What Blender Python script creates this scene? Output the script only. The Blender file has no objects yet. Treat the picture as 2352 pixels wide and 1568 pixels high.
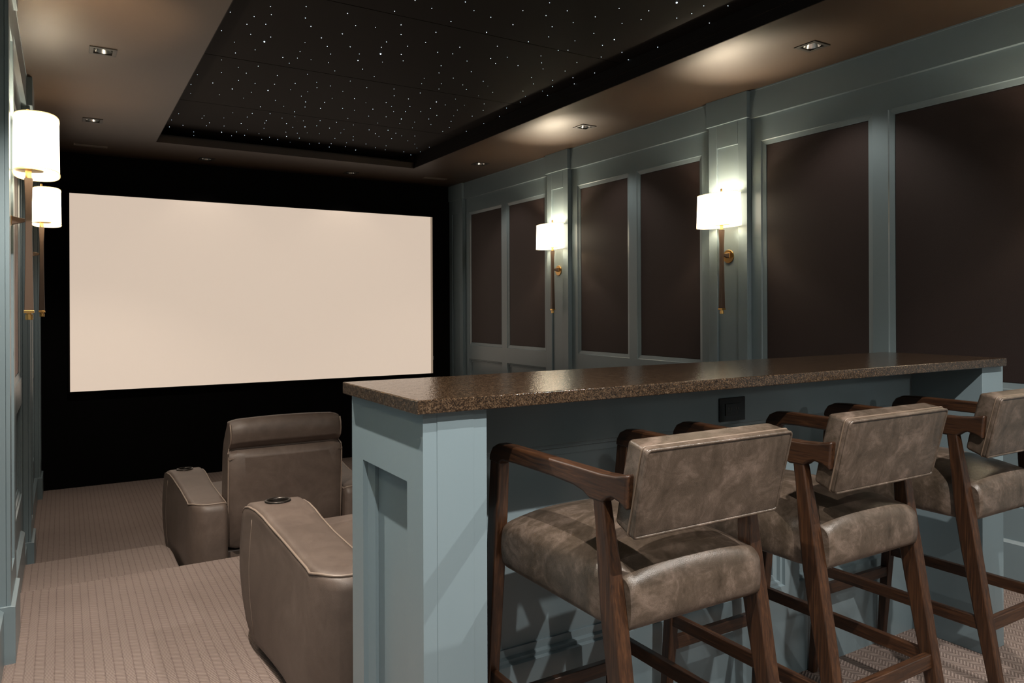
import bpy, bmesh, math, random
from mathutils import Vector, Matrix
PI = math.pi
random.seed(7)
sc = bpy.context.scene
COL = sc.collection

# ------------------------------------------------------------------ helpers
def new_mat(name):
    m = bpy.data.materials.new(name); m.use_nodes = True
    nt = m.node_tree; b = nt.nodes['Principled BSDF']
    return m, nt, b

def N(nt, t, **kw):
    n = nt.nodes.new(t)
    for k, v in kw.items(): setattr(n, k, v)
    return n

def simple(name, col, rough=.5, metal=0., spec=.5, emit=None, estr=0., coat=0.):
    m, nt, b = new_mat(name)
    b.inputs['Base Color'].default_value = (*col, 1)
    b.inputs['Roughness'].default_value = rough
    b.inputs['Metallic'].default_value = metal
    b.inputs['Specular IOR Level'].default_value = spec
    b.inputs['Coat Weight'].default_value = coat
    if emit:
        b.inputs['Emission Color'].default_value = (*emit, 1)
        b.inputs['Emission Strength'].default_value = estr
    return m

def ramp(nt, fac, stops):
    r = N(nt, 'ShaderNodeValToRGB')
    e = r.color_ramp.elements
    while len(e) < len(stops): e.new(.5)
    for i, (p, c) in enumerate(stops):
        e[i].position = p; e[i].color = (*c, 1)
    nt.links.new(fac, r.inputs[0]); return r.outputs[0]

def coords(nt, scale=(1, 1, 1), rot=(0, 0, 0), kind='Object'):
    tc = N(nt, 'ShaderNodeTexCoord'); mp = N(nt, 'ShaderNodeMapping')
    mp.inputs['Scale'].default_value = scale; mp.inputs['Rotation'].default_value = rot
    nt.links.new(tc.outputs[kind], mp.inputs[0]); return mp.outputs[0]

def noise(nt, vec, scale, detail=4, rough=.55, dist=0.):
    n = N(nt, 'ShaderNodeTexNoise'); n.inputs['Scale'].default_value = scale
    n.inputs['Detail'].default_value = detail; n.inputs['Roughness'].default_value = rough
    n.inputs['Distortion'].default_value = dist
    nt.links.new(vec, n.inputs['Vector']); return n.outputs['Fac']

def bump(nt, b, h, strength, dist):
    n = N(nt, 'ShaderNodeBump'); n.inputs['Strength'].default_value = strength
    n.inputs['Distance'].default_value = dist
    nt.links.new(h, n.inputs['Height']); nt.links.new(n.outputs[0], b.inputs['Normal'])

def mth(nt, op, a, b=None, c=None):
    n = N(nt, 'ShaderNodeMath', operation=op)
    for i, v in enumerate((a, b, c)):
        if v is None: continue
        if isinstance(v, (int, float)): n.inputs[i].default_value = v
        else: nt.links.new(v, n.inputs[i])
    return n.outputs[0]

# ------------------------------------------------------------------ materials
def mk_paint():
    m, nt, b = new_mat('blue_grey_paint')
    v = coords(nt)
    c = ramp(nt, noise(nt, v, 2.2, 3), [(.3, (0.1406, 0.1862, 0.2067)), (.75, (0.1558, 0.2014, 0.2219))])
    nt.links.new(c, b.inputs['Base Color'])
    b.inputs['Roughness'].default_value = .32
    bump(nt, b, noise(nt, v, 160, 3), .05, .002)
    return m

def mk_leather(name, c0, c1, c2, rough, scale, fine):
    m, nt, b = new_mat(name)
    v = coords(nt)
    big = noise(nt, v, scale, 7, .66, 1.2)
    vein = noise(nt, v, scale * 2.6, 8, .7, 2.5)
    mix = mth(nt, 'ADD', mth(nt, 'MULTIPLY', big, .65), mth(nt, 'MULTIPLY', vein, .35))
    c = ramp(nt, mix, [(.32, c0), (.5, c1), (.66, c2)])
    nt.links.new(c, b.inputs['Base Color'])
    rr = mth(nt, 'ADD', rough - .08, mth(nt, 'MULTIPLY', vein, .18))
    nt.links.new(rr, b.inputs['Roughness'])
    b.inputs['Specular IOR Level'].default_value = .45
    vo = N(nt, 'ShaderNodeTexVoronoi'); vo.inputs['Scale'].default_value = fine
    nt.links.new(v, vo.inputs['Vector'])
    h = mth(nt, 'ADD', vo.outputs['Distance'], mth(nt, 'MULTIPLY', noise(nt, v, 18, 4), 1.5))
    bump(nt, b, h, .12, .004)
    return m

def mk_wood(ax=2):
    m, nt, b = new_mat('walnut_stained_wood_' + 'xyz'[ax])
    s1 = [30, 30, 30]; s1[ax] = 2.2; s2 = [160, 160, 160]; s2[ax] = 5
    v = coords(nt, s1)
    g = noise(nt, v, 3.2, 7, .6, 1.0)
    v2 = coords(nt, s2)
    g2 = noise(nt, v2, 2.5, 4)
    mix = mth(nt, 'ADD', mth(nt, 'MULTIPLY', g, .7), mth(nt, 'MULTIPLY', g2, .3))
    c = ramp(nt, mix, [(.33, (0.0085, 0.0034, 0.00153)), (.52, (0.034, 0.01317, 0.0051)), (.72, (0.0748, 0.0306, 0.0119))])
    nt.links.new(c, b.inputs['Base Color'])
    b.inputs['Roughness'].default_value = .4
    bump(nt, b, g2, .12, .002)
    return m

def mk_granite():
    m, nt, b = new_mat('brown_speckled_granite')
    v = coords(nt)
    vo = N(nt, 'ShaderNodeTexVoronoi'); vo.inputs['Scale'].default_value = 420
    nt.links.new(v, vo.inputs['Vector'])
    sep = N(nt, 'ShaderNodeSeparateColor'); nt.links.new(vo.outputs['Color'], sep.inputs[0])
    n1 = noise(nt, v, 95, 6, .7)
    mix = mth(nt, 'ADD', mth(nt, 'MULTIPLY', sep.outputs[0], .45), mth(nt, 'MULTIPLY', n1, .62))
    c = ramp(nt, mix, [(.3, (0.008, 0.00496, 0.00336)), (.5, (0.024, 0.0144, 0.0084)), (.64, (0.0464, 0.028, 0.016)), (.84, (0.1, 0.064, 0.0384))])
    nt.links.new(c, b.inputs['Base Color'])
    b.inputs['Roughness'].default_value = .10
    b.inputs['Specular IOR Level'].default_value = .7
    bump(nt, b, mth(nt, 'ADD', noise(nt, v, 75, 3), mth(nt, 'MULTIPLY', noise(nt, v, 300, 2), .35)), .3, .0022)
    return m

def mk_carpet():
    m, nt, b = new_mat('taupe_herringbone_carpet')
    tc = N(nt, 'ShaderNodeTexCoord'); sp = N(nt, 'ShaderNodeSeparateXYZ')
    nt.links.new(tc.outputs['Object'], sp.inputs[0])
    x = sp.outputs[0]; y = mth(nt, 'SUBTRACT', sp.outputs[1], sp.outputs[2])
    wob = noise(nt, tc.outputs['Object'], 9, 3)
    xs = mth(nt, 'ADD', mth(nt, 'DIVIDE', x, .03), mth(nt, 'MULTIPLY', wob, .16))
    fr = mth(nt, 'FRACT', xs); cell = mth(nt, 'FLOOR', xs)
    par = mth(nt, 'SUBTRACT', mth(nt, 'MULTIPLY', mth(nt, 'FRACT', mth(nt, 'MULTIPLY', cell, .5)), 4), 1)
    ph = mth(nt, 'ADD', mth(nt, 'MULTIPLY', y, 2 * PI / .0115), mth(nt, 'MULTIPLY', mth(nt, 'MULTIPLY', fr, par), 8.5))
    rib = mth(nt, 'MULTIPLY_ADD', mth(nt, 'SINE', ph), .5, .5)
    edge = mth(nt, 'ABSOLUTE', mth(nt, 'SUBTRACT', fr, .5))
    groove = N(nt, 'ShaderNodeMapRange'); groove.inputs[1].default_value = .38; groove.inputs[2].default_value = .5
    nt.links.new(edge, groove.inputs[0])
    fine = noise(nt, tc.outputs['Object'], 330, 3, .7)
    h = mth(nt, 'SUBTRACT', mth(nt, 'ADD', mth(nt, 'MULTIPLY', rib, .62), mth(nt, 'MULTIPLY', fine, .42)), mth(nt, 'MULTIPLY', groove.outputs[0], mth(nt, 'MULTIPLY_ADD', noise(nt, tc.outputs['Object'], 70, 3), .75, -.1)))
    big = noise(nt, tc.outputs['Object'], 2.2, 4)
    c = ramp(nt, mth(nt, 'ADD', mth(nt, 'MULTIPLY', h, .8), mth(nt, 'MULTIPLY', big, .3)),
             [(.0, (0.076, 0.05396, 0.04636)), (.42, (0.1596, 0.1193, 0.1041)), (.88, (0.2736, 0.2166, 0.19))])
    nt.links.new(c, b.inputs['Base Color'])
    b.inputs['Roughness'].default_value = .95; b.inputs['Specular IOR Level'].default_value = .15
    bump(nt, b, h, .8, .004)
    return m

def mk_fabric():
    m, nt, b = new_mat('dark_brown_acoustic_fabric')
    v = coords(nt)
    w = noise(nt, v, 420, 2, .7)
    c = ramp(nt, w, [(.3, (0.01312, 0.008036, 0.007544)), (.7, (0.02706, 0.01656, 0.01542))])
    nt.links.new(c, b.inputs['Base Color'])
    b.inputs['Roughness'].default_value = .62; b.inputs['Specular IOR Level'].default_value = .32
    b.inputs['Sheen Weight'].default_value = .25; b.inputs['Sheen Roughness'].default_value = .4
    b.inputs['Sheen Tint'].default_value = (.6, .42, .38, 1)
    bump(nt, b, w, .4, .001)
    return m

def mk_ceiling():
    m, nt, b = new_mat('brown_ceiling_paint')
    v = coords(nt)
    c = ramp(nt, noise(nt, v, 3, 3), [(.3, (0.0378, 0.0231, 0.01386)), (.7, (0.04284, 0.02688, 0.01638))])
    nt.links.new(c, b.inputs['Base Color'])
    b.inputs['Roughness'].default_value = .42; b.inputs['Specular IOR Level'].default_value = .35
    bump(nt, b, noise(nt, v, 240, 3), .08, .002)
    return m

def mk_shade():
    m, nt, b = new_mat('glowing_lamp_shade_linen')
    b.inputs['Base Color'].default_value = (.8, .74, .62, 1)
    b.inputs['Roughness'].default_value = .8
    b.inputs['Emission Color'].default_value = (1, .84, .60, 1)
    b.inputs['Emission Strength'].default_value = SHADE_E
    return m

SHADE_E = 2.3
PAINT = mk_paint(); CARPET = mk_carpet(); FABRIC = mk_fabric(); CEIL = mk_ceiling()
WOOD = mk_wood(); WOODX = mk_wood(0); WOODY = mk_wood(1); GRANITE = mk_granite()
STOOL_LEATHER = mk_leather('weathered_grey_brown_leather', (0.0272, 0.0192, 0.0124), (0.0656, 0.0472, 0.0344), (0.1424, 0.104, 0.0824), .34, 9.5, 600)
SEAT_LEATHER = mk_leather('taupe_recliner_leather', (0.06688, 0.04712, 0.038), (0.0912, 0.06536, 0.05244), (0.1178, 0.08588, 0.06992), .46, 4.0, 700)
PIPING = simple('leather_piping', (.2, .15, .118), .45)
STOOL_PIPING = simple('dark_leather_welt', (.12, .085, .06), .4)
BRASS = simple('aged_brass', (.55, .33, .12), .3, 1.)
BRASS_B = simple('bright_brass', (.85, .5, .17), .28, 1.)
ROD = simple('bronze_wrapped_rod', (.075, .048, .034), .4, .3)
SHADE = mk_shade()
BLACK = simple('black_velvet_wall_cloth', (.0035, .0033, .0033), .9, spec=.05)
BLACKP = simple('black_plastic', (.008, .008, .008), .25)
DARK = simple('dark_trim_metal', (.018, .016, .014), .45, .4)
CUP = simple('dark_bronze_cup', (.03, .024, .02), .3, .7)
REFL = simple('polished_aluminium_reflector', (.8, .8, .78), .22, 1.)
STARP = simple('black_star_panel', (.009, .0065, .0055), .7, spec=.12)
STARE = simple('fibre_optic_star', (.5, .6, .7), .5, emit=(.68, .86, 1.), estr=1.4)
BULB = simple('warm_bulb', (1, .9, .7), .5, emit=(1, .8, .5), estr=12)
LAMPG = simple('downlight_lamp', (1, .95, .85), .5, emit=(1, .86, .68), estr=5)
SCREENM = simple('cream_screen_added_glow', (.54, .46, .39), .85, spec=.1, emit=(.84, .68, .55), estr=.28)  # added even glow stands in for the light on the screen
CEILTRIM = simple('brown_painted_trim', (.12, .088, .066), .5)

# ------------------------------------------------------------------ mesh helpers
def link(name, bm, mat, parent=None, bevel=0., smooth=False, segs=2, autosm=False):
    me = bpy.data.meshes.new(name)
    bmesh.ops.recalc_face_normals(bm, faces=bm.faces)
    bm.to_mesh(me); bm.free()
    o = bpy.data.objects.new(name, me); COL.objects.link(o)
    me.materials.append(mat)
    if parent: o.parent = parent
    if smooth or autosm:
        for p in me.polygons: p.use_smooth = True
    if bevel:
        md = o.modifiers.new('bevel', 'BEVEL'); md.width = bevel; md.segments = segs
        md.limit_method = 'ANGLE'; md.angle_limit = math.radians(35)
        for p in me.polygons: p.use_smooth = True
        md.harden_normals = True
    return o

def box(bm, x0, x1, y0, y1, z0, z1):
    x0, x1 = min(x0, x1), max(x0, x1); y0, y1 = min(y0, y1), max(y0, y1)
    v = [bm.verts.new(p) for p in ((x0,y0,z0),(x1,y0,z0),(x1,y1,z0),(x0,y1,z0),(x0,y0,z1),(x1,y0,z1),(x1,y1,z1),(x0,y1,z1))]
    for f in ((3,2,1,0),(4,5,6,7),(0,1,5,4),(1,2,6,5),(2,3,7,6),(3,0,4,7)): bm.faces.new([v[i] for i in f])

def boxes(*bs):
    bm = bmesh.new()
    for b in bs: box(bm, *b)
    return bm

def ring_loft(bm, rings, cap=True, close=True):
    vr = [[bm.verts.new(p) for p in r] for r in rings]
    n = len(vr[0])
    for a, b in zip(vr, vr[1:]):
        for i in range(n if close else n - 1):
            j = (i + 1) % n
            bm.faces.new((a[i], a[j], b[j], b[i]))
    if cap:
        bm.faces.new(vr[0][::-1]); bm.faces.new(vr[-1])
    return vr

def prism(bm, outline, x0, x1, dx=None):
    """outline = [(y, z)], extruded along x; dx(y, z) shifts"""
    ring_loft(bm, [[((x0 + (dx(y, z) if dx else 0)), y, z) for y, z in outline],
                   [((x1 + (dx(y, z) if dx else 0)), y, z) for y, z in outline]])

def tube(bm, pts, r, n=8, closed=False):
    P = [Vector(p) for p in pts]; rings = []
    m = len(P)
    up = Vector((.13, .21, .97)).normalized()
    for i, p in enumerate(P):
        if closed: t = P[(i + 1) % m] - P[i - 1]
        else: t = P[min(i + 1, m - 1)] - P[max(i - 1, 0)]
        t.normalize(); a = t.cross(up)
        if a.length < .05: a = t.cross(Vector((1, 0, 0)))
        a.normalize(); b = t.cross(a)
        rings.append([p + (a * math.cos(2*PI*k/n) + b * math.sin(2*PI*k/n)) * r for k in range(n)])
    if closed: rings.append(rings[0])
    ring_loft(bm, rings, cap=not closed)

def cyl(bm, c, r, h, axis='z', n=24, r2=None):
    r2 = r if r2 is None else r2
    def P(a, rr, t):
        u, v = rr * math.cos(a), rr * math.sin(a)
        return {'z': (c[0]+u, c[1]+v, c[2]+t), 'x': (c[0]+t, c[1]+u, c[2]+v), 'y': (c[0]+u, c[1]+t, c[2]+v)}[axis]
    ring_loft(bm, [[P(2*PI*k/n, r, 0) for k in range(n)], [P(2*PI*k/n, r2, h) for k in range(n)]])

def axis_coords(h, r, n):
    r = min(r, h * .98)
    e = [-h + r * (1 - math.cos(PI / 2 * k / 4)) for k in range(5)]
    mid = [(-h + r) + (2 * h - 2 * r) * k / n for k in range(1, n)]
    return e + mid + [-t for t in e[::-1]]

def rbox(bm, a, b, c, r, n=(6, 6, 4), f=None, center=(0, 0, 0)):
    """rounded box of half extents a, b, c, corner radius r, optional deform f(p)->p"""
    H = (a, b, c); AX = [axis_coords(h, r, k) for h, k in zip(H, n)]
    cache = {}
    def vert(p):
        k = tuple(round(t, 6) for t in p)
        if k in cache: return cache[k]
        q = Vector([max(-(h - min(r, h*.98)), min(h - min(r, h*.98), t)) for t, h in zip(p, H)])
        d = Vector(p) - q
        s = q + d.normalized() * r if d.length > 1e-9 else Vector(p)
        s = Vector([max(-h, min(h, t)) for t, h in zip(s, H)])
        if f: s = Vector(f(s))
        v = bm.verts.new(s + Vector(center)); cache[k] = v; return v
    for ax in range(3):
        o = [i for i in range(3) if i != ax]
        for side in (-1, 1):
            U, V = AX[o[0]], AX[o[1]]
            for i in range(len(U) - 1):
                for j in range(len(V) - 1):
                    q = []
                    for (s, t) in ((i, j), (i+1, j), (i+1, j+1), (i, j+1)):
                        p = [0, 0, 0]; p[ax] = side * H[ax]; p[o[0]] = U[s]; p[o[1]] = V[t]; q.append(vert(p))
                    q = list(dict.fromkeys(q))
                    if len(q) >= 3:
                        try: bm.faces.new(q)
                        except ValueError: pass

def tag(o, label=None, cat=None, group=None, kind=None):
    if label: o['label'] = label
    if cat: o['category'] = cat
    if group: o['group'] = group
    if kind: o['kind'] = kind
    return o

def thing(name, label, cat, loc=(0, 0, 0), group=None):
    o = bpy.data.objects.new(name, None); COL.objects.link(o)
    o.location = loc; o.empty_display_size = .1
    return tag(o, label, cat, group)

def struct(name, bm, mat, bevel=0.):
    return tag(link(name, bm, mat, None, bevel), kind='structure')

def copy_tree(o, parent=None):
    c = o.copy(); COL.objects.link(c); c.parent = parent
    for ch in [x for x in bpy.data.objects if x.parent == o and x is not c]:
        copy_tree(ch, c)
    return c

# ------------------------------------------------------------------ camera
TH = math.atan(1029 / 1702.)
cam = bpy.data.cameras.new('camera'); co = bpy.data.objects.new('camera', cam); COL.objects.link(co)
cam.sensor_width = 36; cam.sensor_fit = 'HORIZONTAL'; cam.lens = 1702 / 2352 * 36
cam.shift_y = -73 / 2352.; cam.clip_start = .05
co.matrix_world = Matrix.Translation((0, 0, 1.25)) @ Matrix.Rotation(-TH, 4, 'Z') @ Matrix.Rotation(PI / 2, 4, 'X') @ Matrix.Rotation(-.0039, 4, 'Z')
sc.camera = co
sc.view_settings.view_transform = 'Standard'; sc.view_settings.look = 'None'
sc.view_settings.gamma = 1; sc.view_settings.exposure = EXPO if 'EXPO' in globals() else 0
w = bpy.data.worlds.new('world'); sc.world = w; w.use_nodes = True
w.node_tree.nodes['Background'].inputs[0].default_value = (.02, .02, .02, 1)
P_SCONCE = 7.0
P_POOL = {0: 34, 1: 32, 2: 24, 3: 36, 4: 4}
E_FILL = 70
SPOT_A = 100
P_DOWN = {0: 9, 1: 7, 2: 5, 3: 13, 4: 18, 5: 1.0, 6: 1.0, 7: 125, 8: 70, 9: 3, 10: 45, 11: 15, 12: 95, 13: 75, -1: 26}
sc.view_settings.exposure = 1.36
# ------------------------------------------------------------------ room shell
YB, YF = -2.7, 7.33          # rear wall, screen wall
ZC = 2.6
struct('floor', boxes((-.26, 3.73, YB, 3.966, -.4, 0), (-.26, 3.73, 3.966, YF + .1, -.5, -.25)), CARPET, .012)
bm = bmesh.new()
pts = [(-.26, 3.966), (.53, 3.966), (.53, 4.62), (.525, 4.72), (.505, 4.80), (.47, 4.826), (-.26, 4.826)]
ring_loft(bm, [[(x, y, -.26) for x, y in pts], [(x, y, -.125) for x, y in pts]])
struct('trim_1', bm, CARPET, .012)
struct('wall_front', boxes((-.3, 3.8, YF, YF + .12, -.5, 3.0)), BLACK)
struct('wall_rear', boxes((-.3, 2.85, YB - .12, YB, -.5, 3.0), (3.4, 3.8, YB - .12, YB, -.5, 3.0), (2.85, 3.4, YB - .12, YB, 2.25, 3.0),
    (-.3, 3.9, -4.9, -4.8, -.5, 3.0), (-.4, -.3, -4.9, YB, -.5, 3.0), (3.8, 3.9, -4.9, YB - .0, -.5, 3.0), (-.3, 3.9, -4.9, YB - .12, 2.6, 2.7)), simple('unseen_hall_paint', (.12, .13, .13), .7))  # unseen hall and doorway added, opening placed to shape the fill light
struct('trim_14', boxes((-.3, 3.9, -4.9, YB, -.12, 0)), CARPET)
hl = thing('added_fill_lamp', 'added round fill light, unseen behind the rear doorway opening', 'added fill light', (3.05, -3.45, 2.1))  # added unseen lamp, brightens the faces turned towards the rear
bm = bmesh.new(); bmesh.ops.create_uvsphere(bm, u_segments=24, v_segments=14, radius=.12); link('globe', bm, simple('added_fill_globe', (.9, .9, .85), .5, emit=(1, .96, .9), estr=E_FILL), hl, 0, True)
bm = bmesh.new(); cyl(bm, (0, 0, .11), .006, .39, n=10); cyl(bm, (0, 0, .485), .05, .015, n=20); link('stem', bm, DARK, hl)

CX0, CX1, CY0, CY1 = .632, 2.86, .45, 6.53
L = .05
DLXY = [(3.30, 2.463), (3.30, 4.41), (3.30, 6.013), (.178, 4.39), (.178, 6.013), (1.091, 7.045), (2.418, 7.045), (.178, 2.46),
        (.178, .55), (3.30, .55), (.178, -1.4), (3.30, -1.4), (1.091, -.1), (2.418, -.1)]
def slab(bm, x0, x1, y0, y1, z0, z1, hs=.0461):
    H = [(x, y) for x, y in DLXY if x0 < x < x1 and y0 < y < y1]
    xs = sorted({x0, x1} | {round(x + s * hs, 5) for x, y in H for s in (-1, 1)})
    ys = sorted({y0, y1} | {round(y + s * hs, 5) for x, y in H for s in (-1, 1)})
    for a, b in zip(xs, xs[1:]):
        for c, d in zip(ys, ys[1:]):
            if any(abs((a + b) / 2 - x) < hs and abs((c + d) / 2 - y) < hs for x, y in H): continue
            box(bm, a, b, c, d, z0, z1)
bm = bmesh.new()
slab(bm, -.3, CX0, YB, YF, ZC, ZC + .055); slab(bm, CX1, 3.8, YB, YF, ZC, ZC + .055)
slab(bm, CX0, CX1, YB, CY0, ZC, ZC + .055); slab(bm, CX0, CX1, CY1, YF, ZC, ZC + .055)
for q in ((-.3, CX0, YB, YF, ZC + .055, ZC + .3), (CX1, 3.8, YB, YF, ZC + .055, ZC + .3), (CX0, CX1, YB, CY0, ZC + .055, ZC + .3),
          (CX0, CX1, 6.78, YF, ZC + .055, ZC + .3), (CX0, CX1, CY0, 6.78, ZC + .2, ZC + .3)): box(bm, *q)
bmesh.ops.remove_doubles(bm, verts=bm.verts, dist=1e-5)
struct('ceiling', bm, CEIL)

# star ceiling: panel, stars
sc_t = thing('star_ceiling', 'dark coffered ceiling panel dotted with tiny blue-white star lights', 'star ceiling', ((CX0+CX1)/2, 3.6, 2.72))
P0 = Vector(sc_t.location)
bm = bmesh.new()
seams = [.45, 1.3, 2.38, 3.455, 4.53, 5.6, 6.78]
for a, b in zip(seams, seams[1:]):
    box(bm, CX0 - P0.x + .0005, CX1 - P0.x - .0005, a - P0.y + .002, b - P0.y - .002, .0, .06)
link('star_panel', bm, STARP, sc_t, .002)
COVE_SHADE = simple('black_painted_cove_shade', (.006, .0045, .004), .6, spec=.2)  # black strips added on the coffer sides in place of unlit shade
link('cove_shade_strip', boxes((CX1 - .004 - P0.x, CX1 - P0.x, CY0 - P0.y, CY1 - P0.y - .002, -.119, -.062), (CX1 - .004 - P0.x, CX1 - P0.x, CY0 - P0.y, CY1 - P0.y - .002, -.058, -.001)), COVE_SHADE, sc_t)
link('cove_shade_strip', boxes((CX0 - P0.x, CX0 + .004 - P0.x, CY0 - P0.y, CY1 - P0.y - .002, -.119, -.001)), COVE_SHADE, sc_t)
STARS = [(0.859,3.666,0),(1.007,3.579,0),(0.705,3.835,0),(0.886,3.764,0),(0.818,3.833,0),(0.808,3.954,0),(0.891,3.905,0),(0.712,4.112,0),(1.043,3.721,0),(1.098,3.816,0),(0.854,4.087,0),(0.955,4.074,0),(0.802,4.252,0),(0.942,4.162,2),(1.137,4.066,0),(1.193,3.948,0),(1.271,3.834,0),(1.206,3.557,0),(1.294,3.69,0),(1.39,3.66,0),(1.396,3.414,0),(1.491,3.56,0),(1.543,3.684,0),(1.517,3.827,0),(1.642,3.829,0),(1.704,3.724,0),(1.43,3.243,0),(1.538,3.288,0),(1.69,3.562,0),(1.692,3.389,0),(1.644,3.139,0),(1.728,3.208,0),(1.84,3.238,0),(1.921,3.426,1),(2.073,3.575,0),(1.986,3.264,0),(1.935,3.086,0),(2.185,3.429,0),(2.067,3.079,0),(1.996,2.942,0),(2.176,3.185,0),(2.24,3.312,0),(2.124,2.977,0),(2.237,3.083,0),(2.397,3.289,0),(2.325,2.823,0),(2.289,2.966,0),(2.42,3.149,0),(2.57,3.267,0),(2.46,2.965,0),(2.511,2.876,0),(2.47,2.772,0),(2.571,3.164,1),(2.736,3.299,0),(2.682,3.422,0),(2.851,3.379,0),(0.841,4.428,0),(0.926,4.318,0),(1.151,4.217,0),(1.092,4.367,1),(1.15,4.449,0),(1.168,4.336,0),(1.244,4.325,0),(1.313,4.171,0),(1.259,4.059,0),(1.371,4.001,0),(1.454,4.087,0),(1.558,4.022,2),(1.523,3.919,0),(1.485,4.196,1),(1.62,4.151,0),(1.563,4.333,0),(1.716,4.068,0),(1.664,3.972,0),(1.347,4.321,0),(1.427,4.451,0),(0.795,4.593,0),(1.004,4.598,0),(0.906,4.683,0),(0.836,4.836,0),(0.97,4.771,0),(0.715,4.955,0),(0.826,5.085,0),(0.71,5.191,0),(0.958,4.946,0),(1.062,4.958,0),(0.959,5.157,1),(1.084,5.173,0),(0.909,5.338,0),(0.737,5.405,0),(1.146,4.721,0),(1.301,4.601,0),(1.285,4.826,0),(1.175,4.912,0),(1.17,5.072,1),(1.296,4.982,0),(1.406,4.967,0),(1.398,4.734,0),(1.433,4.846,0),(1.498,4.765,0),(1.575,4.599,0),(1.606,4.839,0),(1.716,4.68,0),(1.675,4.435,0),(1.881,4.616,0),(1.96,4.307,0),(1.992,4.417,0),(1.947,4.034,0),(1.995,4.164,0),(1.829,3.834,0),(1.914,3.812,0),(1.9,3.696,0),(2.042,3.88,0),(2.156,4.041,0),(2.117,4.21,0),(2.102,4.352,0),(2.138,4.465,0),(2.234,4.306,0),(2.3,4.381,0),(2.312,4.171,0),(2.141,3.771,0),(2.21,3.834,0),(2.213,3.703,0),(2.344,3.796,0),(2.485,4.351,0),(2.44,4.47,0),(2.389,4.247,0),(2.538,3.948,0),(2.62,4.053,0),(2.646,4.223,0),(2.726,4.32,0),(2.509,3.772,0),(2.439,3.682,0),(2.37,3.585,0),(2.404,3.459,0),(2.45,3.428,0),(2.618,3.572,0),(2.648,3.737,0),(2.685,3.927,0),(2.761,4.039,0),(2.759,4.157,0),(2.844,4.222,0),(2.767,3.818,0),(2.85,3.918,0),(2.828,3.674,0),(2.77,4.458,0),(2.766,4.64,0),(2.571,4.625,0),(2.647,4.777,0),(2.656,4.966,0),(2.841,5.119,0),(2.467,4.73,0),(2.341,4.623,0),(2.344,4.79,0),(2.256,4.753,1),(2.48,4.867,0),(2.291,4.925,0),(2.069,4.612,0),(2.057,4.784,0),(2.141,4.954,0),(1.942,4.762,0),(2.027,5.02,0),(1.956,4.947,0),(2.092,5.142,0),(2.168,5.098,0),(2.265,5.041,0),(2.414,5.079,0),(2.529,5.026,0),(2.586,5.184,0),(2.406,5.207,0),(2.493,5.353,0),(2.352,5.351,0),(2.411,5.528,0),(2.224,5.313,1),(2.269,5.452,0),(2.1,5.312,0),(2.27,5.701,0),(2.112,5.521,0),(1.937,5.158,0),(1.979,5.361,0),(1.835,5.025,0),(1.73,4.964,0),(1.83,5.254,0),(1.739,5.248,0),(1.866,5.507,0),(1.828,5.664,0),(1.581,5.161,0),(1.595,5.037,0),(1.601,5.328,1),(1.462,5.218,0),(1.495,5.351,0),(1.398,5.093,0),(1.702,5.677,0),(1.726,5.848,0),(1.592,5.749,0),(1.655,5.928,1),(1.464,5.516,0),(1.502,5.655,0),(1.357,5.406,0),(1.27,5.287,0),(1.321,5.662,0),(1.43,5.748,0),(1.216,5.508,0),(1.205,5.723,0),(1.194,5.849,0),(1.067,5.34,0),(1.344,5.886,0),(1.351,5.965,0),(1.196,6.079,1),(1.077,5.776,0),(1.047,5.964,0),(0.907,5.974,0),(0.906,6.061,0),(0.736,6.003,0),(0.713,6.232,0),(0.725,6.471,0),(0.977,6.176,0),(0.973,6.287,0),(0.811,6.365,0),(0.916,6.556,0),(0.936,6.691,0),(1.114,6.449,1),(1.094,6.224,0),(1.218,6.38,0),(1.209,6.541,0),(1.3,6.47,0),(1.279,6.253,0),(1.39,6.348,0),(1.384,6.143,0),(1.457,6.549,0),(1.495,6.436,0),(1.577,6.489,0),(1.502,5.9,1),(1.569,6.184,0),(1.612,6.333,1),(1.694,6.533,0),(1.575,5.991,0),(1.66,6.174,0),(1.721,6.341,0),(1.726,6.119,0),(1.858,6.515,0),(1.923,6.448,0),(1.821,6.097,0),(1.837,5.871,0),(2.047,6.553,0),(2.02,6.411,0),(1.985,6.197,0),(1.968,5.986,0),(1.951,5.853,0),(1.968,5.675,0),(2.1,6.058,0),(2.14,6.18,0),(2.126,6.311,0),(2.166,6.464,0),(2.294,6.554,1),(2.287,6.266,0),(2.132,5.765,0),(2.222,5.864,0),(2.284,5.942,0),(2.415,6.37,0),(2.525,6.41,0),(2.469,6.248,0),(2.406,5.961,0),(2.364,5.764,0),(2.441,5.824,0),(2.703,6.401,0),(2.56,5.973,0),(2.816,6.5,0),(2.663,6.057,0),(2.746,6.198,0),(2.54,5.775,0),(2.836,6.324,0),(2.828,6.11,0),(2.674,5.515,0),(2.661,5.366,0),(2.839,5.411,0),(2.837,4.867,0),(2.519,2.629,2),(2.678,2.689,0),(2.66,2.591,0),(2.761,2.531,0),(2.654,2.77,0),(2.844,2.732,0),(2.856,3.132,0)]
STARS.sort(key=lambda s: -s[2] * 100 - (7 - s[1]))
R = (.0019, .0030, .0052)
for i in range(60): STARS.append((random.uniform(.75, 2.75), random.uniform(.6, 2.45), 0))
def star(bm, x, y, r, c0):
    m = bmesh.ops.create_icosphere(bm, subdivisions=1, radius=r)
    bmesh.ops.translate(bm, verts=m['verts'], vec=(x - c0[0], y - c0[1], -.001 - c0[2]))
for s in STARS[:100]:
    bm = bmesh.new(); star(bm, s[0], s[1], R[s[2]] * random.uniform(.85, 1.1), (P0.x, P0.y, 0))
    link('star_light', bm, STARE, sc_t)
bm = bmesh.new()
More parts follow.
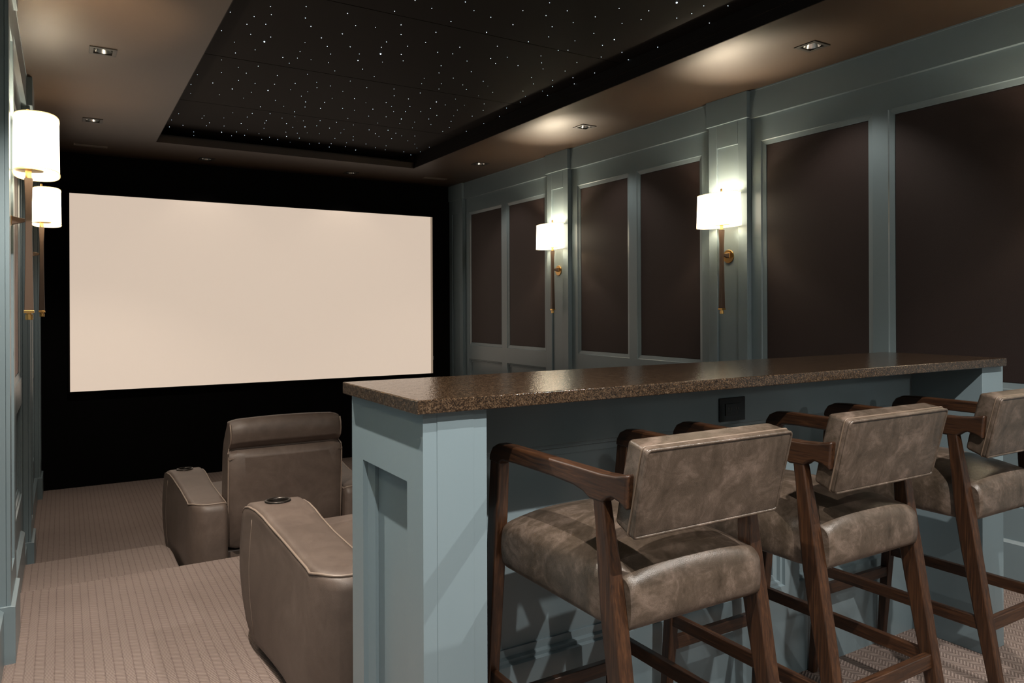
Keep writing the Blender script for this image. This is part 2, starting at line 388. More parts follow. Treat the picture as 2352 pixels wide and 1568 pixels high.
for s in STARS[100:]:
    star(bm, s[0], s[1], R[s[2]] * random.uniform(.55, 1.0), (P0.x, P0.y, 0))
o = link('star_lights', bm, STARE, sc_t); o['kind'] = 'stuff'

# ------------------------------------------------------------------ panelled side walls
PIL = [(7.02, 7.33), (5.09, 5.405), (3.18, 3.498), (1.155, 1.475), (-.87, -.55)]
BAYS = [(5.405, 7.02), (3.498, 5.09), (1.475, 3.18), (-.55, 1.155), (-2.7, -.87)]
OPEN = {0: [(6.26, 6.945), (5.49, 6.165)], 1: [(4.35, 5.01), (3.60, 4.262)], 2: [(2.372, 3.105), (1.55, 2.285)], 3: [(.34, 1.08), (-.475, .255)], 4: [(-1.77, -.95), (-2.65, -1.85)]}
LOWZ = [(.10, .735), (.225, .735), (.35, .735), (.35, .735), (.35, .735)]
BASE = {0: [(5.405, 7.02, -.075)], 1: [(4.826, 5.09, -.075), (3.966, 4.826, .06), (3.498, 3.966, .2)], 2: [(1.475, 3.18, .2)], 3: [(-.55, 1.155, .2)], 4: [(-2.7, -.87, .2)]}
UZ = (.878, 2.283)
acoustic = {}
def side(X):                      # X(d) gives world x for inward depth d
    name = 'right' if X(0) > 1 else 'left'
    bm = bmesh.new()
    def B(d0, d1, y0, y1, z0, z1): box(bm, X(d0), X(d1), y0, y1, z0, z1)
    B(-.2, -.028, YB, YF, -.5, 3.0)
    for bi, (y0, y1) in enumerate(BAYS):
        zb = min(b[2] for b in BASE[bi]) - .18
        (a0, a1), (b0, b1) = OPEN[bi]        # a far, b near
        for (s, t) in ((y0, b0), (b1, a0), (a1, y1)): B(-.028, 0, s, t, zb, ZC)
        for (s, t) in ((a0, a1), (b0, b1)):
            B(-.028, 0, s, t, zb, LOWZ[bi][0]); B(-.028, 0, s, t, LOWZ[bi][1], UZ[0]); B(-.028, 0, s, t, UZ[1], ZC)
            # mitred mouldings: sloped ring round each opening
            for (z0, z1, mw, dd) in ((UZ[0], UZ[1], .03, .012), (LOWZ[bi][0], LOWZ[bi][1], .034, .010)):
                low = z0 != UZ[0]
                prof = [(0, .0), (.004, -.006), (mw, -.006 - dd * .5), (mw, -.026)] if not low else [(0, 0), (.003, -.008), (.014, -.009), (.018, -.017), (mw, -.018), (mw, -.026)]
                rings = []
                for (off, d) in prof:
                    rings.append([(X(d), s + off, z0 + off), (X(d), t - off, z0 + off), (X(d), t - off, z1 - off), (X(d), s + off, z1 - off)])
                ring_loft(bm, rings, cap=False)
                if low: B(-.028, -.0225, s, t, z0, z1)
        B(0, .025, y0, y1, 2.428, ZC)           # frieze
        B(.025, .0275, y0, y1, 2.592, ZC)
    struct('wall_' + name, bm, PAINT)
    bb = bmesh.new()
    for bi in BASE:
        for (y0, y1, zt) in BASE[bi]:
            prof = [(0, zt - .45), (.02, zt - .45), (.02, zt - .012), (.006, zt), (0, zt)]
            ring_loft(bb, [[(X(d), y0, z) for d, z in prof], [(X(d), y1, z) for d, z in prof]])
    struct('baseboard_' + name, bb, PAINT)
    for pi, (y0, y1) in enumerate(PIL):
        bm = bmesh.new()
        fz = -.25 if pi < 2 else 0; zt = fz + (.173 if pi < 2 else .205)
        n0, n1 = y0 + .072, y1 - .07
        def C(d0, d1, a, b, z0, z1): box(bm, X(d0), X(d1), a, b, z0, z1)
        # shaft with a tall sunk field
        C(-.0, .026, y0, y1, fz - .2, 2.44)
        if pi == 0 and name == 'left': pass
        C(.026, .040, y0, n0, fz - .2, 2.44); C(.026, .040, n1, y1, fz - .2, 2.44)
        C(.026, .040, n0, n1, 2.287, 2.44); C(.026, .040, n0, n1, fz - .2, zt + .10)
        C(0, .053, y0 - .012, min(y1 + .012, YF - .001), 2.435, ZC)
        prof = [(0, fz - .25), (.054, fz - .25), (.054, zt - .004), (.040, zt), (0, zt)]
        ring_loft(bm, [[(X(d), y0 - .008, z) for d, z in prof], [(X(d), min(y1 + .008, YF - .001), z) for d, z in prof]])
        struct('trim_%d' % (2 + pi + (0 if name == 'right' else 5)), bm, PAINT, .0025)
    return name
XR = lambda d: 3.67 - d
XL = lambda d: -.205 + d
side(XR); side(XL)

def panel(X, y0, y1, label, side_):
    bm = bmesh.new(); m = .031
    c = ((X(-.022)), (y0 + y1) / 2, (UZ[0] + UZ[1]) / 2)
    hw, hh = (y1 - y0) / 2 - m, (UZ[1] - UZ[0]) / 2 - m
    box(bm, X(-.0275) - c[0], X(-.0145) - c[0], -hw, hw, -hh, hh)
    o = link('acoustic_panel', bm, FABRIC, None, .003); o.location = c
    tag(o, label, 'acoustic panel', 'dark fabric wall panels')
RL = {(0, 0): 'dark brown fabric panel on the right wall, the one closest to the screen',
      (0, 1): 'narrow dark fabric panel just screen-side of the far right wall sconce',
      (1, 0): 'dark fabric panel just to the right of the far right wall sconce',
      (1, 1): 'dark fabric panel just to the left of the near right wall sconce',
      (2, 0): 'dark fabric panel just to the right of the near right wall sconce',
      (2, 1): 'widest dark fabric panel, at the right edge above the bar end'}
LL = {(0, 0): 'sliver of dark fabric panel on left wall beside the screen wall',
      (0, 1): 'dark fabric panel on left wall just beyond the far left sconce',
      (1, 0): 'dark fabric panel on left wall between the two left sconces, farther one',
      (1, 1): 'dark fabric panel on left wall between the two left sconces, nearer one'}
for (bi, k), lb in RL.items(): panel(XR, *OPEN[bi][k], lb, 'r')
for (bi, k), lb in LL.items(): panel(XL, *OPEN[bi][k], lb, 'l')

# ------------------------------------------------------------------ projection screen
st = thing('projection_screen', 'large blank cream projection screen on the black front wall', 'projection screen', (1.71, 7.30, 1.41))
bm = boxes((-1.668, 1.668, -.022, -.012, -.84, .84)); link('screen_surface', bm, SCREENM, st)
bm = boxes((-1.685, 1.685, -.012, .03, -.855, .855)); link('screen_frame', bm, BLACK, st)
bm = boxes((1.668, 1.69, -.026, -.012, -.84, .84)); o = link('screen_edge_shading', bm, simple('painted_edge_shading', (.34, .29, .25), .5, emit=(.8, .6, .44), estr=.12), st)  # bezel shading put into a grey strip, with a faint added glow
t = link('wall_switch', boxes((-.012, .012, -.01, 0, -.02, .02)), simple('grey_switch', (.2, .2, .2), .4), None, .002)
t.location = (3.42, 7.33, .73); tag(t, 'tiny pale switch on the black wall beside the screen', 'wall switch')

# ------------------------------------------------------------------ sconces
def superellipse(a, b, n=40, e=2.6):
    out = []
    for k in range(n):
        t = 2 * PI * k / n; c, s = math.cos(t), math.sin(t)
        out.append((a * math.copysign(abs(c) ** (2 / e), c), b * math.copysign(abs(s) ** (2 / e), s)))
    return out
def shell(bm, a0, b0, z0, a1, b1, z1, th):
    o0 = superellipse(a0, b0); o1 = superellipse(a1, b1); i0 = superellipse(a0 - th, b0 - th); i1 = superellipse(a1 - th, b1 - th)
    ring_loft(bm, [[(x, y, z0) for x, y in i0], [(x, y, z0) for x, y in o0], [(x, y, z1) for x, y in o1], [(x, y, z1) for x, y in i1], [(x, y, z0) for x, y in i0]], cap=False)
    bmesh.ops.remove_doubles(bm, verts=bm.verts, dist=1e-5)
rim_tape = simple('shade_rim_tape', (.75, .6, .3), .5, emit=(1, .7, .3), estr=.5)
def sconce():
    # local frame: origin on the pilaster face at plate height, +x points into the room
    t = thing('wall_sconce', '-', 'wall sconce')
    bm = bmesh.new(); shell(bm, .0755, .165, .185, .0735, .157, .392, .0025)
    for v in bm.verts: v.co.x += .092
    sh = link('lamp_shade', bm, SHADE, t, 0, True)
    for z, a, b in ((.185, .0757, .1655), (.390, .0737, .1575)):
        bm = bmesh.new(); tube(bm, [(x + .092, y, z) for x, y in superellipse(a, b)], .0018, 6, True)
        link('shade_rim', bm, rim_tape, sh, 0, True)
    rx = .066
    bm = bmesh.new(); w = [(.168, .0138), (.08, .0108), (-.05, .0108), (-.2, .0125), (-.33, .0148)]
    ring_loft(bm, [[(rx + s * a, u * a, z) for s, u in ((-1, -1), (1, -1), (1, 1), (-1, 1))] for z, a in w])
    link('stem', bm, ROD, t, .002)
    bm = bmesh.new(); cyl(bm, (rx, 0, .168), .011, .03, n=16)
    cyl(bm, (rx, 0, .196), .05, .005, n=28)
    link('socket_plate', bm, BRASS, t, .001)
    bm = boxes((rx - .0165, rx + .0165, -.0165, .0165, -.341, -.33)); cyl(bm, (rx, 0, -.347), .008, .008, n=14); cyl(bm, (rx, 0, -.366), .0125, .020, n=20)
    link('end_cap', bm, BRASS_B, t, .0015)
    bm = bmesh.new(); cyl(bm, (rx, 0, .385), .004, .03, n=10); cyl(bm, (rx, 0, .402), .0065, .026, n=14); box(bm, rx - .05, rx + .088, -.001, .001, .384, .387)
    link('finial', bm, BRASS_B, t, .001)
    bm = bmesh.new(); cyl(bm, (.0, 0, .0), .043, .008, 'x', 36); 
    box(bm, .008, .013, -.0165, .0165, -.012, .024)
    pl = link('wall_plate', bm, BRASS, t, .002)
    bm = bmesh.new()
    ring_loft(bm, [[(.012, s * .014, .006 + u * .016) for s, u in ((-1, -1), (1, -1), (1, 1), (-1, 1))], [(rx - .012, s * .005, .008 + u * .006) for s, u in ((-1, -1), (1, -1), (1, 1), (-1, 1))]])
    link('bracket_arm', bm, ROD, t, .001)
    bm = bmesh.new(); bmesh.ops.create_uvsphere(bm, u_segments=16, v_segments=10, radius=.02, matrix=Matrix.Translation((.075, 0, .27)))
    link('light_bulb', bm, BULB, t, 0, True)
    return t
S0 = sconce()
spots = [(3.644, 3.34, PI, 'lit brass and white shade sconce on right wall, the nearer one above the bar'),
         (3.644, 5.245, PI, 'lit brass and white shade sconce on right wall, the farther and smaller one'),
         (3.644, 1.315, PI, 'lit brass wall sconce beyond the right edge, past the widest fabric panel'),
         (-.179, 3.34, 0, 'larger lit wall sconce at the top left, nearest the camera'),
         (-.179, 5.245, 0, 'smaller lit wall sconce on left wall, next to the screen'),
         (-.179, 1.315, 0, 'lit brass wall sconce on left wall behind the near left one'),
         (3.644, -.71, PI, 'lit brass wall sconce on right wall behind the bar stools')]
POOL_AIM = {0: (-.36, -.50, .62), 1: (-.36, -.50, .62), 2: (-.36, -.50, .62), 3: (.22, .42, .62), 4: (.1, .1, .62)}
for i, (x, y, rz, lb) in enumerate(spots):
    s = S0 if i == 0 else copy_tree(S0)
    s.location = (x, y, 1.585); s.rotation_euler = (0, 0, rz); tag(s, lb, 'wall sconce', 'shaded wall sconces')
    ld = bpy.data.lights.new('sconce_light', 'POINT'); ld.energy = P_SCONCE; ld.color = (1, .86, .66); ld.shadow_soft_size = .022
    lo = bpy.data.objects.new('sconce_light', ld); COL.objects.link(lo)
    lo.location = (x + (.075 if rz == 0 else -.075), y, 1.585 + .30)
    if i in POOL_AIM:
        ld = bpy.data.lights.new('added_pool_spot', 'SPOT'); ld.energy = P_POOL[i]; ld.color = (1, .84, .62); ld.spot_size = math.radians(62); ld.spot_blend = 1.; ld.shadow_soft_size = .012  # extra spot added inside the shade to throw a bright pool on the ceiling
        lo2 = bpy.data.objects.new('added_pool_spot', ld); COL.objects.link(lo2); lo2.location = lo.location
        lo2.rotation_euler = Vector(POOL_AIM[i]).to_track_quat('-Z', 'Y').to_euler()

# ------------------------------------------------------------------ downlights
def downlight():
    t = thing('recessed_downlight', '-', 'downlight')
    bm = bmesh.new(); a, b = .0625, .043
    for (x0, x1, y0, y1) in ((-a, a, -a, -b), (-a, a, b, a), (-a, -b, -b, b), (b, a, -b, b)): box(bm, x0, x1, y0, y1, -.0045, .0)
    link('trim_frame', bm, DARK, t, .001)
    bm = bmesh.new()
    box(bm, -b - .002, b + .002, -b - .002, b + .002, .05, .054)
    for (x0, x1, y0, y1) in ((-b - .003, -b, -b, b), (b, b + .003, -b, b), (-b, b, -b - .003, -b), (-b, b, b, b + .003)): box(bm, x0, x1, y0, y1, -.002, .052)
    link('housing', bm, DARK, t)
    bm = bmesh.new(); n = 28
    ring_loft(bm, [[(r * math.cos(2*PI*k/n), r * math.sin(2*PI*k/n), z) for k in range(n)] for r, z in ((.0425, .001), (.036, .016), (.024, .036), (.02, .045))], cap=False)
    rf = link('reflector', bm, REFL, t, 0, True)
    bm = bmesh.new(); cyl(bm, (0, 0, .040), .019, .004, n=20); link('lamp', bm, LAMPG, t)
    return t
D0 = downlight()
DL = [(3.30, 2.463, 'square ceiling downlight nearest the camera over the right wall', 1),
      (3.30, 4.41, 'middle square downlight of the row along the right wall', 1),
      (3.30, 6.013, 'square downlight farthest along the right side near the screen', 1),
      (.178, 4.39, 'square downlight upper left, above the nearer left sconce', 1),
      (.178, 6.013, 'small square downlight upper left, second down the left side', 1),
      (1.091, 7.045, 'left one of the two downlights in front of the screen', 1),
      (2.418, 7.045, 'right one of the two downlights in front of the screen', 1),
      (.178, 2.46, 'square downlight on left soffit above the aisle beside the bar', 1),
      (.178, .55, 'square downlight on left soffit behind the bar corner', 1),
      (3.30, .55, 'square downlight on right soffit behind the stools', 1),
      (.178, -1.4, 'square downlight on left soffit near the rear wall', 1),
      (3.30, -1.4, 'square downlight on right soffit near the rear wall', 1),
      (1.091, -.1, 'square downlight in rear soffit left, behind the stools', 1),
      (2.418, -.1, 'square downlight in rear soffit right, behind the stools', 1)]
for i, (x, y, lb, k) in enumerate(DL):
    s = D0 if i == 0 else copy_tree(D0)
    s.location = (x, y, ZC); tag(s, lb, 'downlight', 'square recessed downlights')
    ld = bpy.data.lights.new('downlight_beam', 'SPOT'); ld.energy = P_DOWN.get(i, P_DOWN[-1]); ld.color = (1, .91, .80) if i < 8 else (1, .95, .88)
    ld.spot_size = math.radians(142 if i >= 10 else SPOT_A); ld.spot_blend = .55; ld.shadow_soft_size = .015
    lo = bpy.data.objects.new('downlight_beam', ld); COL.objects.link(lo); lo.location = (x, y, ZC + .004)
def slot(x0, x1, y, lb):
    t = thing('air_diffuser', lb, 'air vent', ((x0 + x1) / 2, y, ZC), 'slot air vents')
    h = (x1 - x0) / 2
    bm = boxes((-h, h, -.035, -.028, -.006, 0), (-h, h, .028, .035, -.006, 0), (-h, -h + .007, -.028, .028, -.006, 0), (h - .007, h, -.028, .028, -.006, 0))
    link('vent_frame', bm, CEILTRIM, t, .001)
    link('vent_slot', boxes((-h + .007, h - .007, -.028, .028, -.0015, 0)), simple('vent_black', (.006, .005, .005), .8), t)
    link('vent_blade', boxes((-h + .007, h - .007, -.004, .004, -.005, -.0015)), simple('vent_blade_metal', (.35, .3, .26), .35, .8), t)
slot(.07, .31, 6.93, 'slim dark slot air vent in the ceiling at left near the screen wall')
slot(3.13, 3.38, 6.905, 'slim slot air vent in the ceiling at right near the screen wall')
# ------------------------------------------------------------------ bar
FY, BY = 1.409, 1.85
bar = thing('bar_unit', 'blue-grey panelled bar structure under the granite counter', 'bar', (1.8, 1.63, 0))
def rel(bm, c):
    bmesh.ops.translate(bm, verts=bm.verts, vec=(-c[0], -c[1], -c[2])); return bm
BC = (1.8, 1.63, 0)
ZT = 1.0365
# left end support with a sunk panel on its outer face
y0, y1, zt, zb, dp = 1.493, 1.769, .879, .16, .035
bm = boxes((.635 + dp, .786, FY, BY, 0, ZT), (.635, .635 + dp, FY, y0, 0, ZT), (.635, .635 + dp, y1, BY, 0, ZT),
           (.635, .635 + dp, y0, y1, zt, ZT), (.635, .635 + dp, y0, y1, 0, zb))
lp = link('end_support', rel(bm, BC), PAINT, bar)
bm = bmesh.new()
pr = [(.0008, -.001), (.0008, -.012), (.014, -.026), (.014, -.0345)]
ring_loft(bm, [[(.6352 - d, y0 + o, zb + o), (.6352 - d, y1 - o, zb + o), (.6352 - d, y1 - o, zt - o), (.6352 - d, y0 + o, zt - o)] for o, d in pr], cap=False)
link('panel_moulding', rel(bm, BC), PAINT, lp)
bm = boxes((.667, .754, FY - .0012, FY, .05, ZT - .0), )
link('front_strip', rel(bm, BC), PAINT, lp, .0005)
bm = boxes((2.831, 2.977, FY, BY, 0, ZT))
link('end_support', rel(bm, BC), PAINT, bar, .0018)
# back panel, three sunk fields
OP = [(.84, 1.423), (1.50, 2.086), (2.16, 2.745)]
zb, zt = .313, .882
X0, X1 = .786, 2.831
bm = boxes((X0, X1, 1.70, 1.82, 0, ZT), (X0, X1, 1.67, 1.70, 0, zb), (X0, X1, 1.67, 1.70, zt, ZT))
e = [X0] + [v for o in OP for v in o] + [X1]
for a, b in zip(e[0::2], e[1::2]): box(bm, a, b, 1.67, 1.70, zb, zt)
for (a, b) in OP:
    pr = [(0, 0), (.003, .010), (.012, .011), (.016, .022), (.034, .024), (.034, .03)]
    ring_loft(bm, [[(a + o, 1.67 + d, zb + o), (b - o, 1.67 + d, zb + o), (b - o, 1.67 + d, zt - o), (a + o, 1.67 + d, zt - o)] for o, d in pr], cap=False)
link('back_panel', rel(bm, BC), PAINT, bar)
bm = boxes((X0, X1, 1.82, BY, 0, ZT))
link('front_apron', rel(bm, BC), PAINT, bar)

ct = link('bar_countertop', rel(boxes((.612, 2.957, 1.386, 1.826 + .03, ZT, 1.066)), (1.785, 1.61, 1.05)), GRANITE, None, .003, segs=3)
ct.location = (1.785, 1.61, 1.05)
tag(ct, 'long speckled brown granite countertop on the bar', 'countertop')

po = thing('power_outlet', 'black double power outlet on the bar under the countertop', 'power outlet', (1.83, 1.67, .929))
link('outlet_plate', boxes((-.058, .058, -.006, 0, -.038, .038)), simple('outlet_plate_black', (.006, .006, .006), .22), po, .002)
bm = boxes((-.034, .034, -.0085, -.006, -.019, .019))
oc = link('outlet_face', bm, BLACKP, po, .001)
slotm = simple('outlet_slot_grey', (.06, .055, .05), .4)
for x in (-.0165, .0165):
    bm = boxes((x - .0062, x - .0038, -.0092, -.0084, -.001, .007), (x + .0038, x + .0062, -.0092, -.0084, -.001, .007), (x - .0018, x + .0018, -.0092, -.0084, -.012, -.008))
    link('outlet_socket', bm, slotm, oc)

# ------------------------------------------------------------------ bar stools (local frame: x centred, y measured from rear top edge of the back)
def loft_leg(secs):
    """secs: list of (z, x0, x1, y0, y1)"""
    bm = bmesh.new()
    ring_loft(bm, [[(x0, y0, z), (x1, y0, z), (x1, y1, z), (x0, y1, z)] for z, x0, x1, y0, y1 in secs])
    return bm

def make_stool():
    t = thing('bar_stool', '-', 'bar stool')
    H = .210
    for s in (-1, 1):
        def xx(a, b): return (s * b, s * a) if s > 0 else (-b, -a)
        # rear leg: leans back, swelling below the seat
        def yr(z): return .118 - .168 * (.9 - z)
        secs = []
        for z, wx, dy in ((0, .026, .026), (.15, .029, .031), (.35, .032, .039), (.56, .034, .046), (.66, .036, .046), (.75, .034, .040), (.84, .028, .032), (.894, .026, .030)):
            a, b = H - wx, H - .0014
            lo, hi = sorted((s * a, s * b)); secs.append((z, lo, hi, yr(z), yr(z) + dy))
        link('rear_leg', loft_leg(secs), WOOD, t, .005, segs=3)
        # front leg
        def yf(z): return .503 + .10 * (.905 - z)
        secs = []
        for z, wx, dy in ((0, .025, .026), (.3, .031, .034), (.6, .034, .042), (.78, .034, .044), (.892, .031, .044)):
            lo, hi = sorted((s * (H - wx), s * (H - .0014))); secs.append((z, lo, hi, yf(z), yf(z) + dy))
        link('front_leg', loft_leg(secs), WOOD, t, .005, segs=3)
        # arm with rounded knuckle over the front leg and a flared end at the back cushion
        out = [(.040, .950), (.075, .9415), (.12, .938), (.30, .9375), (.47, .9375), (.512, .935), (.536, .924), (.549, .906), (.553, .888),
               (.506, .886), (.500, .893), (.488, .898), (.44, .9005), (.28, .9005), (.21, .898), (.178, .892), (.156, .882), (.118, .882), (.105, .892), (.088, .898), (.066, .894), (.046, .882)]
        bm = bmesh.new()
        lo, hi = sorted((s * (H - .032), s * H))
        prism(bm, out, lo, hi)
        link('armrest', bm, WOODY, t, .006, segs=3)
        # side stretcher
        bm = bmesh.new(); z0, z1 = .345, .380
        a, b = sorted((s * (H - .024), s * (H - .006)))
        ring_loft(bm, [[(a, y, z0), (b, y, z0), (b, y, z1), (a, y, z1)] for y in (yr(.36) + .02, yf(.36) + .015)])
        link('side_stretcher', bm, WOODY, t, .003)
    bm = boxes((-H + .02, H - .02, yf(.29) + .006, yf(.29) + .026, .268, .304)); link('footrest', bm, WOODX, t, .003)
    bm = boxes((-H + .02, H - .02, yr(.36) + .008, yr(.36) + .028, .343, .379)); link('rear_stretcher', bm, WOODX, t, .003)
    # seat cushion: crowned, notched round the rear legs
    bm = bmesh.new()
    a, b, c = .199, .222, .053
    def f(p):
        x, y, z = p
        u, v = x / a, y / b
        k = (z + c) / (2 * c)
        crown = .05 * (1 - abs(u) ** 2.6) * (1 - abs(v) ** 3.4 * .62)
        zz = z + k * crown - k * .012 * (1 if v < 0 else 0) * abs(v)
        bul = 1 + .022 * math.sin(PI * min(1, max(0, k))) 
        x2, y2 = x * bul, y * bul
        if v < -.77: x2 = max(-.177, min(.177, x2))
        return (x2, y2, zz)
    rbox(bm, a, b, c, .022, (14, 14, 4), f, (0, .296, .640 + c))
    st = link('seat', bm, STOOL_LEATHER, t, 0, True)
    bm = boxes((-.13, .13, .17, .46, .628, .645)); link('seat_frame', bm, WOOD, t, .003)
    # back cushion: flat rear panel with welt, puffed front
    hb, hh, th = .197, .089, .031
    ang = math.atan2(.0436, .178)
    M = Matrix.Translation((0, .022, .914)) @ Matrix.Rotation(ang, 4, 'X')
    bm = bmesh.new()
    def g(p):
        x, y, z = p; k = (y + th) / (2 * th)
        pf = 1 - .035 * k
        u, v = x / hb, z / hh
        return (x * pf, y + k * .014 * (1 - u ** 4) * (1 - v ** 4), z * (1 - .05 * k))
    rbox(bm, hb, th, hh, .009, (10, 4, 6), g, (0, th, 0))
    bmesh.ops.transform(bm, matrix=M, verts=bm.verts)
    bk = link('back_cushion', bm, STOOL_LEATHER, t, 0, True)
    for yy, mt, ins, r in ((.0015, STOOL_LEATHER, .003, .0032), (.0145, STOOL_PIPING, .0010, .0021)):
        bm = bmesh.new(); pts = []
        A, Bh, rr = hb - ins, hh - ins, .008
        for cx, cz, a0 in ((A - rr, Bh - rr, 0), (-A + rr, Bh - rr, 90), (-A + rr, -Bh + rr, 180), (A - rr, -Bh + rr, 270)):
            for k in range(5):
                an = math.radians(a0 + k * 22.5); pts.append((cx + rr * math.cos(an), yy, cz + rr * math.sin(an)))
        tube(bm, pts, r, 8, True)
        bmesh.ops.transform(bm, matrix=M, verts=bm.verts)
        link('welt', bm, mt, bk, 0, True)
    return t
T0 = make_stool()
for i, (x, y, lb) in enumerate([(1.081, 1.0, 'leather and dark wood bar stool nearest the camera, beside the bar end'),
                                (1.686, 1.015, 'middle one of the three leather and wood bar stools'),
                                (2.400, 1.045, 'rightmost leather and wood bar stool, cut off by the photo edge')]):
    s = T0 if i == 0 else copy_tree(T0)
    s.location = (x, y, 0); tag(s, lb, 'bar stool', 'bar stools along the counter')

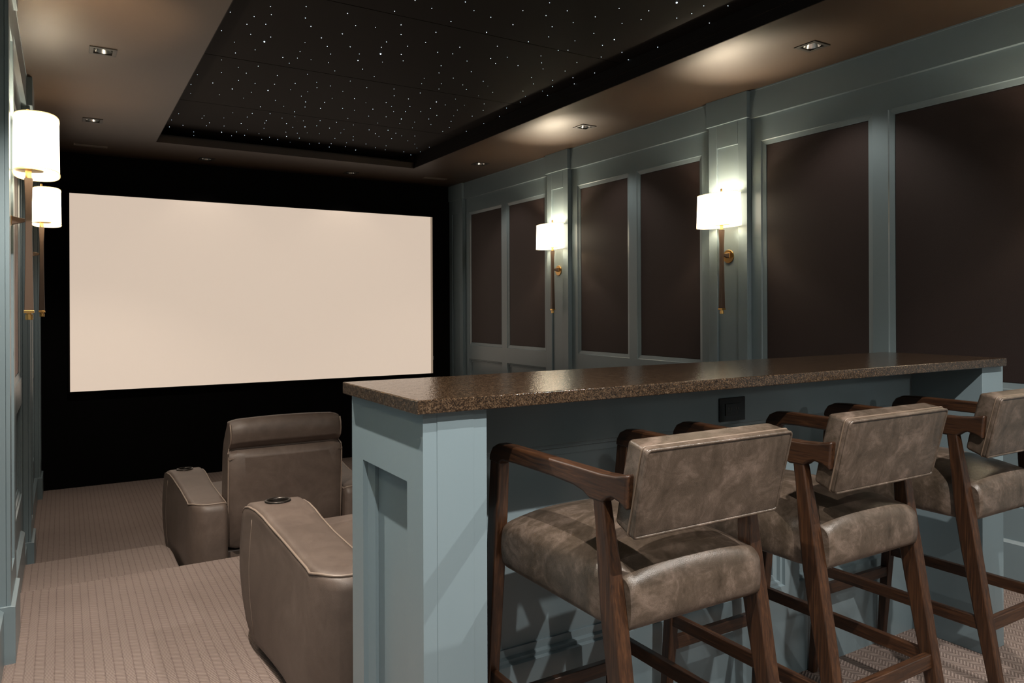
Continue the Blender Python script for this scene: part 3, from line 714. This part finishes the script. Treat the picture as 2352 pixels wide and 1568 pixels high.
# ------------------------------------------------------------------ recliners (local: x=0 at outer left arm face, y=0 rear of arms, z=0 floor)
AW = .178; SW = .632
def make_recliner():
    t = thing('recliner', '-', 'recliner')
    Wd = 2 * AW + SW
    # arm outline in side view
    top = [(.0, .455), (.006, .478), (.025, .492), (.08, .497), (.25, .500), (.45, .506), (.60, .520), (.68, .532), (.76, .538), (.84, .534), (.90, .520), (.93, .505)]
    front = [(.945, .488), (.952, .45), (.955, .36), (.945, .27), (.915, .17), (.865, .085), (.81, .03)]
    outl = [(.02, .03), (.008, .06), (.0, .2)] + top + front
    def flare(y, z):
        return -.030 * max(0, min(1, (y - .45) / .4)) ** 1.3
    RX, RY = .09, .14
    for s in (0, 1):
        x0 = 0 if s == 0 else AW + SW
        def armpt(u, y, z, grow=0.):
            outw = u if s == 1 else 1 - u                      # 1 at the outer face
            e = min(u, 1 - u)
            ins = .016 * (1 - min(1, e / .12)) ** 2 - grow
            k = 1 - ins / .46
            sh = flare(y, z) * (1 if s == 0 else -1) * outw
            belly = .012 * math.sin(PI * max(0, min(1, (z - .03) / .47))) * (1 if s == 1 else -1) * max(0, outw * 2 - 1)
            zz = .27 + (z - .27) * (1 - ins / .24); yy = .46 + (y - .46) * k
            d = (1 - outw) * AW
            if d < RX: yy += RY * (1 - math.sqrt(max(0, 1 - (1 - d / RX) ** 2))) * max(0, 1 - y / .42) ** 1.5
            return (x0 + AW * u + sh + belly, yy, zz)
        us = [0, .004, .015, .035, .065, .11, .17, .25, .35, .5, .65, .75, .83, .89, .935, .965, .985, .996, 1]
        bm = bmesh.new()
        ks = [.05, .2, .4, .6, .78, .92]
        sc_ = lambda y, z, k: (.46 + (y - .46) * k, .27 + (z - .27) * k)
        dense = []
        for (a, b) in zip(outl, outl[1:] + outl[:1]):
            m = max(1, int(math.hypot(b[0] - a[0], b[1] - a[1]) / .06))
            dense += [(a[0] + (b[0] - a[0]) * q / m, a[1] + (b[1] - a[1]) * q / m) for q in range(m)]
        ring_loft(bm, [[armpt(0, *sc_(y, z, k)) for y, z in dense] for k in ks] + [[armpt(u, y, z) for y, z in dense] for u in us] + [[armpt(1, *sc_(y, z, k)) for y, z in dense] for k in ks[::-1]])
        arm = link('armrest', bm, SEAT_LEATHER, t, 0, True)
        # cup holder pocket
        cx = x0 + AW / 2 + (-.018 if s == 0 else .018); cy = .80
        cb = bmesh.new(); cyl(cb, (cx, cy, .44), .0385, .15, n=32); cutter = link('cutter', cb, DARK)
        md = arm.modifiers.new('cup', 'BOOLEAN'); md.object = cutter; md.operation = 'DIFFERENCE'; md.solver = 'EXACT'
        bpy.context.view_layer.update(); dg = bpy.context.evaluated_depsgraph_get()
        me = bpy.data.meshes.new_from_object(arm.evaluated_get(dg)); arm.modifiers.clear(); arm.data = me
        bpy.data.objects.remove(cutter)
        bm = bmesh.new(); n = 32
        prof = [(.0475, .5405), (.047, .5445), (.040, .545), (.038, .538), (.0375, .45), (0.001, .449)]
        def cz(a): return .0 - .012 * math.sin(a)
        ring_loft(bm, [[(cx + r * math.cos(2*PI*k/n), cy + r * math.sin(2*PI*k/n), z - .002 - .02 * r * math.sin(2*PI*k/n)) for k in range(n)] for r, z in prof], cap=False)
        link('cup_holder', bm, CUP, arm, 0, True)
        # piping round the top panel
        bm = bmesh.new()
        edge = top[2:] + front[:1]
        path = [armpt(.012, y, z, .001) for y, z in edge[::-1]] + [armpt(u, *top[2], .001) for u in us[3:-3]] + [armpt(.988, y, z, .001) for y, z in edge]
        tube(bm, path, .0040, 8)
        for yy in (.80,):
            uo = 0 if s == 0 else 1
            tube(bm, [armpt(uo, yy - .10 * max(0, (.30 - z)) ** 1.3 * 1.6, z, 0) for z in (.50, .46, .40, .33, .26, .19, .12, .06)], .0012, 6)
        link('piping', bm, PIPING, arm, 0, True)
    # backrest: side profile, extruded
    prof = [(.075, .225), (.060, .25), (.045, .45), (.035, .60), (.030, .72), (.038, .744), (.066, .762), (.044, .780), (.020, .80), (.012, .835), (.014, .868), (.028, .897),
            (.055, .915), (.095, .915), (.14, .897), (.185, .855), (.205, .80), (.215, .74), (.235, .60), (.25, .42), (.25, .25)]
    bm = bmesh.new(); nx = 15; rings = []
    for i in range(nx):
        u = -1 + 2 * i / (nx - 1)
        ins = .018 * max(0, (abs(u) - .9) / .1) ** 2
        ring = []
        for y, z in prof:
            crown = .010 * (1 - u * u) if z > .85 else 0
            nar = .010 * (1 if z > .76 else 0)
            puff = -.010 * (1 - abs(u) ** 4) if (y < .06 and .3 < z < .74) else 0
            yy = y + ins * (1 if y < .12 else -1) + puff
            ring.append((AW + .005 + (SW - .01) / 2 * (1 + u) - nar * u, yy, z - ins * (1 if z > .5 else -1) * (.6) + crown))
        rings.append(ring)
    ring_loft(bm, rings)
    bk = link('backrest', bm, SEAT_LEATHER, t, .008, segs=3)
    bm = bmesh.new()
    for u in (-1, 1):
        x = AW + .005 + (SW - .01) / 2 * (1 + u)
        ln = [(x - .004 * u - (.010 * u if z > .76 else 0), y + .012, z) for y, z in prof[1:12]]
        tube(bm, ln, .004, 8)
    x0, x1 = AW + .008, AW + SW - .008
    tube(bm, [(x0, .0335, .715), (x1, .0335, .715)], .0018, 6)
    link('piping', bm, PIPING, bk, 0, True)
    # seat cushion, base, footrest
    bm = bmesh.new()
    def f(p): return (p[0], p[1], p[2] + .02 * (1 if p[2] > 0 else 0) * (1 - (p[0] / .31) ** 2) * (1 - (p[1] / .33) ** 2))
    rbox(bm, .311, .335, .085, .03, (8, 8, 3), f, (AW + SW / 2, .58, .335))
    link('seat', bm, SEAT_LEATHER, t, 0, True)
    link('base', boxes((AW + .004, AW + SW - .004, .10, .86, .03, .215)), SEAT_LEATHER, t, .01)
    link('footrest', boxes((AW + .006, AW + SW - .006, .865, .925, .06, .40)), SEAT_LEATHER, t, .02, segs=4)
    bm = bmesh.new()
    for x in (.05, Wd - .05):
        for y in (.12, .74): cyl(bm, (x, y, 0), .022, .035, n=14)
    link('feet', bm, BLACKP, t)
    return t
R0 = make_recliner(); R0.location = (.555, 4.09, -.25)
tag(R0, 'taupe leather recliner on the lower level, its back facing the camera', 'recliner', 'leather recliners')
R1 = copy_tree(R0); R1.location = (.612, 2.03, 0)
tag(R1, 'taupe leather recliner nearest the camera, mostly hidden behind the bar', 'recliner', 'leather recliners')
